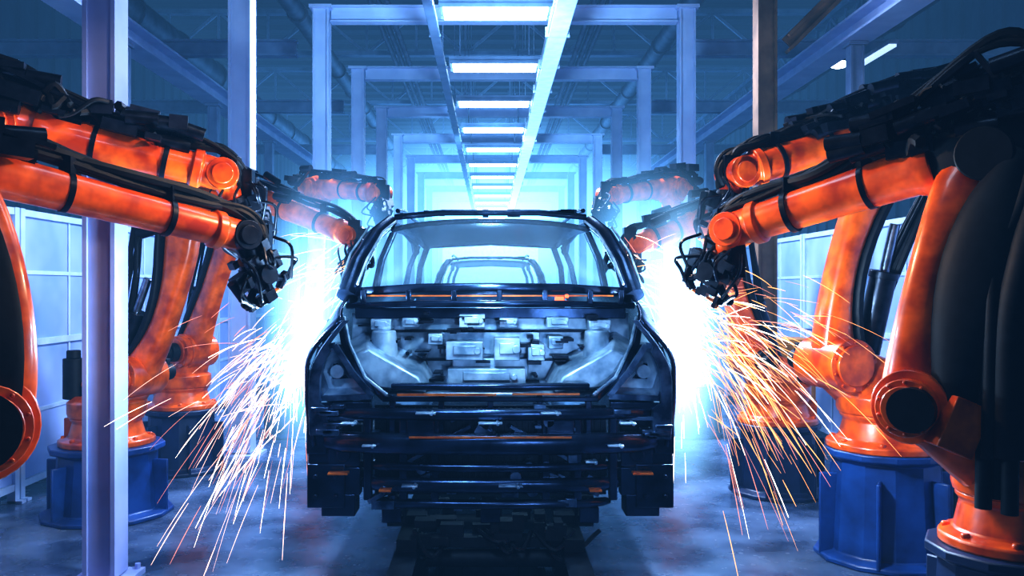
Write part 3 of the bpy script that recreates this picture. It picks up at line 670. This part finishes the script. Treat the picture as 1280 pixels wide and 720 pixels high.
# ------------------------------------------------------------ sparks
def sparks(o, sx, n, seed, label, hot=False, spread=1.0, mats=None, side=.06, vz=-.7):
    rnd = random.Random(seed)
    cu = bpy.data.curves.new('spark_shower', 'CURVE'); cu.dimensions = '3D'; cu.bevel_depth = 1.0; cu.bevel_resolution = 0; cu.use_fill_caps = False
    for m in mats or (SP_W, SP_O, SP_R): cu.materials.append(m)
    for i in range(n):
        stream = rnd.random() < (.14 if hot else .10)
        if stream: v = V((sx * rnd.gauss(.05, .12), rnd.gauss(-.1, .15), rnd.uniform(-1.0, .2)))
        else:
            v = V((sx * (.3 + abs(rnd.gauss(1.9, .95))) * spread, rnd.gauss(-.1, .5), rnd.gauss(vz, 1.0)))
            if rnd.random() < side: v = V((sx * rnd.uniform(2, 3.8), rnd.uniform(-.2, .9), rnd.uniform(-.4, 1.4)))
        p0 = V(o) + V((rnd.gauss(0, .03), rnd.gauss(0, .05), rnd.gauss(0, .14)))
        t0 = rnd.uniform(.0, .26) ** 1.05; dt = rnd.uniform(.03, .13) * (1.1 - t0)
        pts = []
        for q in range(8):
            t = t0 + dt * q / 7; p = p0 + v * t + V((0, 0, -4.9 * t * t))
            if p.z < .02: break
            pts.append(p)
        if len(pts) < 3: continue
        sp = cu.splines.new('POLY'); sp.points.add(len(pts) - 1)
        r = rnd.choice([.0008, .001, .0014, .0020]) * (1.3 if t0 < .12 else 1)
        for a, p in enumerate(pts):
            sp.points[a].co = (*(p - V(o)), 1); sp.points[a].radius = r * (.3 + .7 * math.sin(math.pi * min(1, (a + .5) / len(pts))))
        x = rnd.random() + t0
        sp.material_index = 0 if x < .35 or (hot and stream) else (1 if x < .9 else 2)
    ob = bpy.data.objects.new('spark_shower', cu); ob.location = o; COL.objects.link(ob)
    meta(ob, label, 'sparks', kind='stuff'); return ob
sparks((-1.03, 4.75, 1.24), -1, 270, 1, 'shower of pink-white welding sparks falling beside the car', spread=.66, mats=(SP_W, SP_P, SP_R), vz=-.8)
sparks((1.05, 4.75, 1.42), 1, 340, 2, 'dense fan of white and orange welding sparks beside the car', hot=True, spread=.84, side=.12)
sparks((1.0, 6.6, 1.75), 1, 80, 3, 'smaller shower of orange welding sparks further back')
sparks((-1.0, 6.6, 1.75), -1, 60, 4, 'smaller shower of orange welding sparks further back')

# ------------------------------------------------------------ weld glare and haze painted as self-glowing volumes
def glow(loc, size, s, col, label, pw=3.0, name='weld_glare', sr=2.5):
    b = MB(); b.rev([(math.sin(math.pi * i / 12) * 1.0 + 1e-4, -math.cos(math.pi * i / 12)) for i in range(13)], (0, 0, 0), n=24)
    m = bpy.data.materials.new('glow_volume'); m.use_nodes = True; nt = m.node_tree; nt.nodes.clear()
    o = nt.nodes.new('ShaderNodeOutputMaterial'); e = nt.nodes.new('ShaderNodeEmission'); tc = nt.nodes.new('ShaderNodeTexCoord')
    g = nt.nodes.new('ShaderNodeTexGradient'); g.gradient_type = 'SPHERICAL'
    p = nt.nodes.new('ShaderNodeMath'); p.operation = 'POWER'; p.inputs[1].default_value = pw
    k = nt.nodes.new('ShaderNodeMath'); k.operation = 'MULTIPLY'; k.inputs[1].default_value = s
    nt.links.new(tc.outputs['Object'], g.inputs['Vector']); nt.links.new(g.outputs['Fac'], p.inputs[0]); nt.links.new(p.outputs[0], k.inputs[0])
    nt.links.new(k.outputs[0], e.inputs['Strength']); e.inputs['Color'].default_value = (*col, 1); nt.links.new(e.outputs[0], o.inputs['Volume'])
    try: m.cycles.volume_step_rate = sr
    except Exception: pass
    ob = b.build(name, m); ob.location = loc; ob.scale = size
    meta(ob, label, 'glow', kind='stuff')
glow((-1.06, 4.95, 1.34), (.36, .38, 1.15), 17, (.24, .56, 1), 'blue-white welding glare as a glowing volume beside the car')
glow((1.08, 4.95, 1.28), (.36, .38, 1.25), 22, (.30, .62, 1), 'blue-white welding glare as a glowing volume beside the car')
glow((-1.15, 6.9, 1.8), (.75, .5, 1.1), 6.5, (.18, .5, 1), 'blue welding glare as a glowing volume behind the front robots', 2.5)
glow((1.18, 6.9, 1.8), (.75, .5, 1.1), 7.5, (.2, .54, 1), 'blue welding glare as a glowing volume behind the front robots', 2.5)
glow((.2, 33, 3.9), (7.0, 13.5, 4.0), .36, (.17, .48, 1), 'pale blue self-glowing haze filling the hall end', 1.4, 'glow_haze', 1.2)

# ------------------------------------------------------------ lights
def pl(loc, p, col, r=.06):
    l = bpy.data.lights.new('arc_or_fill_light', 'POINT'); l.energy = p; l.color = col; l.shadow_soft_size = r
    o = bpy.data.objects.new('arc_or_fill_light', l); o.location = loc; COL.objects.link(o)
pl((-1.08, 4.5, 1.45), 110, (.5, .75, 1)); pl((1.10, 4.5, 1.43), 140, (.55, .78, 1))
pl((-1.05, 6.7, 1.8), 110, (.35, .65, 1)); pl((1.05, 6.7, 1.8), 110, (.35, .65, 1))
pl((0, 4.3, 1.72), 26, (.4, .72, 1), .05)  # added fill to brighten the engine bay, not an arc
pl((0, 7.0, 1.75), 16, (.4, .75, 1), .1)  # blue point light inside the cabin, not an arc
def spot(loc, tgt, p, col, ang=50, r=.25):  # added spots without fixtures, brightening robots, car, screens and frames
    l = bpy.data.lights.new('fill_spot', 'SPOT'); l.energy = p; l.color = col; l.spot_size = math.radians(ang); l.spot_blend = .6; l.shadow_soft_size = r
    o = bpy.data.objects.new('fill_spot', l); o.location = loc; o.rotation_euler = (V(tgt) - V(loc)).to_track_quat('-Z', 'Y').to_euler(); COL.objects.link(o)
WC = (1, .66, .42)
spot((-.15, 4.1, 2.6), (-2.0, 3.7, 1.6), 105, WC, 80, .06)
spot((.15, 4.3, 2.5), (1.9, 3.8, 1.5), 95, WC, 80, .06)
spot((-.7, 5.2, 3.4), (-2.3, 6.2, 1.5), 95, WC, 60, .08)
spot((.6, 5.1, 3.4), (2.0, 5.6, 1.5), 85, WC, 60, .08)
spot((-.3, 3.4, 3.4), (-2.0, 4.4, 2.2), 60, WC, 50, .06)
spot((-.5, 1.2, 3.9), (-.1, 4.5, 1.1), 300, (.32, .58, 1), 32, .3)
spot((.6, 1.0, 1.2), (0, 4.5, .95), 55, (.35, .6, 1), 32, .15)
spot((-.4, 1.6, 3.2), (-2.1, 4.8, 3.2), 60, (.6, .66, 1), 36, .2)
spot((0, 9, 4.7), (-3.5, 8, 1.2), 1600, (.5, .64, 1), 110)
spot((0, 9, 4.7), (3.5, 8, 1.2), 1800, (.55, .68, 1), 110)
spot((0, 8.2, 3.6), (0, 16, 4.6), 550, (.35, .65, 1), 90, .3)
spot((0, 16.2, 3.6), (0, 24, 4.6), 700, (.3, .62, 1), 90, .3)
spot((-5.5, 5.0, 3.2), (-4.5, 13, 6.0), 90, (.4, .6, 1), 100, .3)
spot((5.5, 5.0, 3.2), (4.5, 13, 6.0), 100, (.6, .6, .75), 100, .3)

# ------------------------------------------------------------ world haze: thin uniformly glowing air
w = bpy.data.worlds.new('hall_air'); scene.world = w; w.use_nodes = True; nt = w.node_tree
nt.nodes['Background'].inputs['Color'].default_value = (.01, .02, .05, 1); nt.nodes['Background'].inputs['Strength'].default_value = .3
e = nt.nodes.new('ShaderNodeEmission'); e.inputs['Color'].default_value = (.17, .5, 1, 1); e.inputs['Strength'].default_value = .0075
nt.links.new(e.outputs[0], nt.nodes['World Output'].inputs['Volume'])

cam = bpy.data.cameras.new('camera'); cam.lens = 36 * 1100 / 1280; cam.sensor_width = 36; cam.shift_x = 27 / 1280
co = bpy.data.objects.new('camera', cam); co.location = (0, 0, 1.6); co.rotation_euler = (math.radians(90), 0, 0); COL.objects.link(co)
cam.clip_end = 200
scene.camera = co
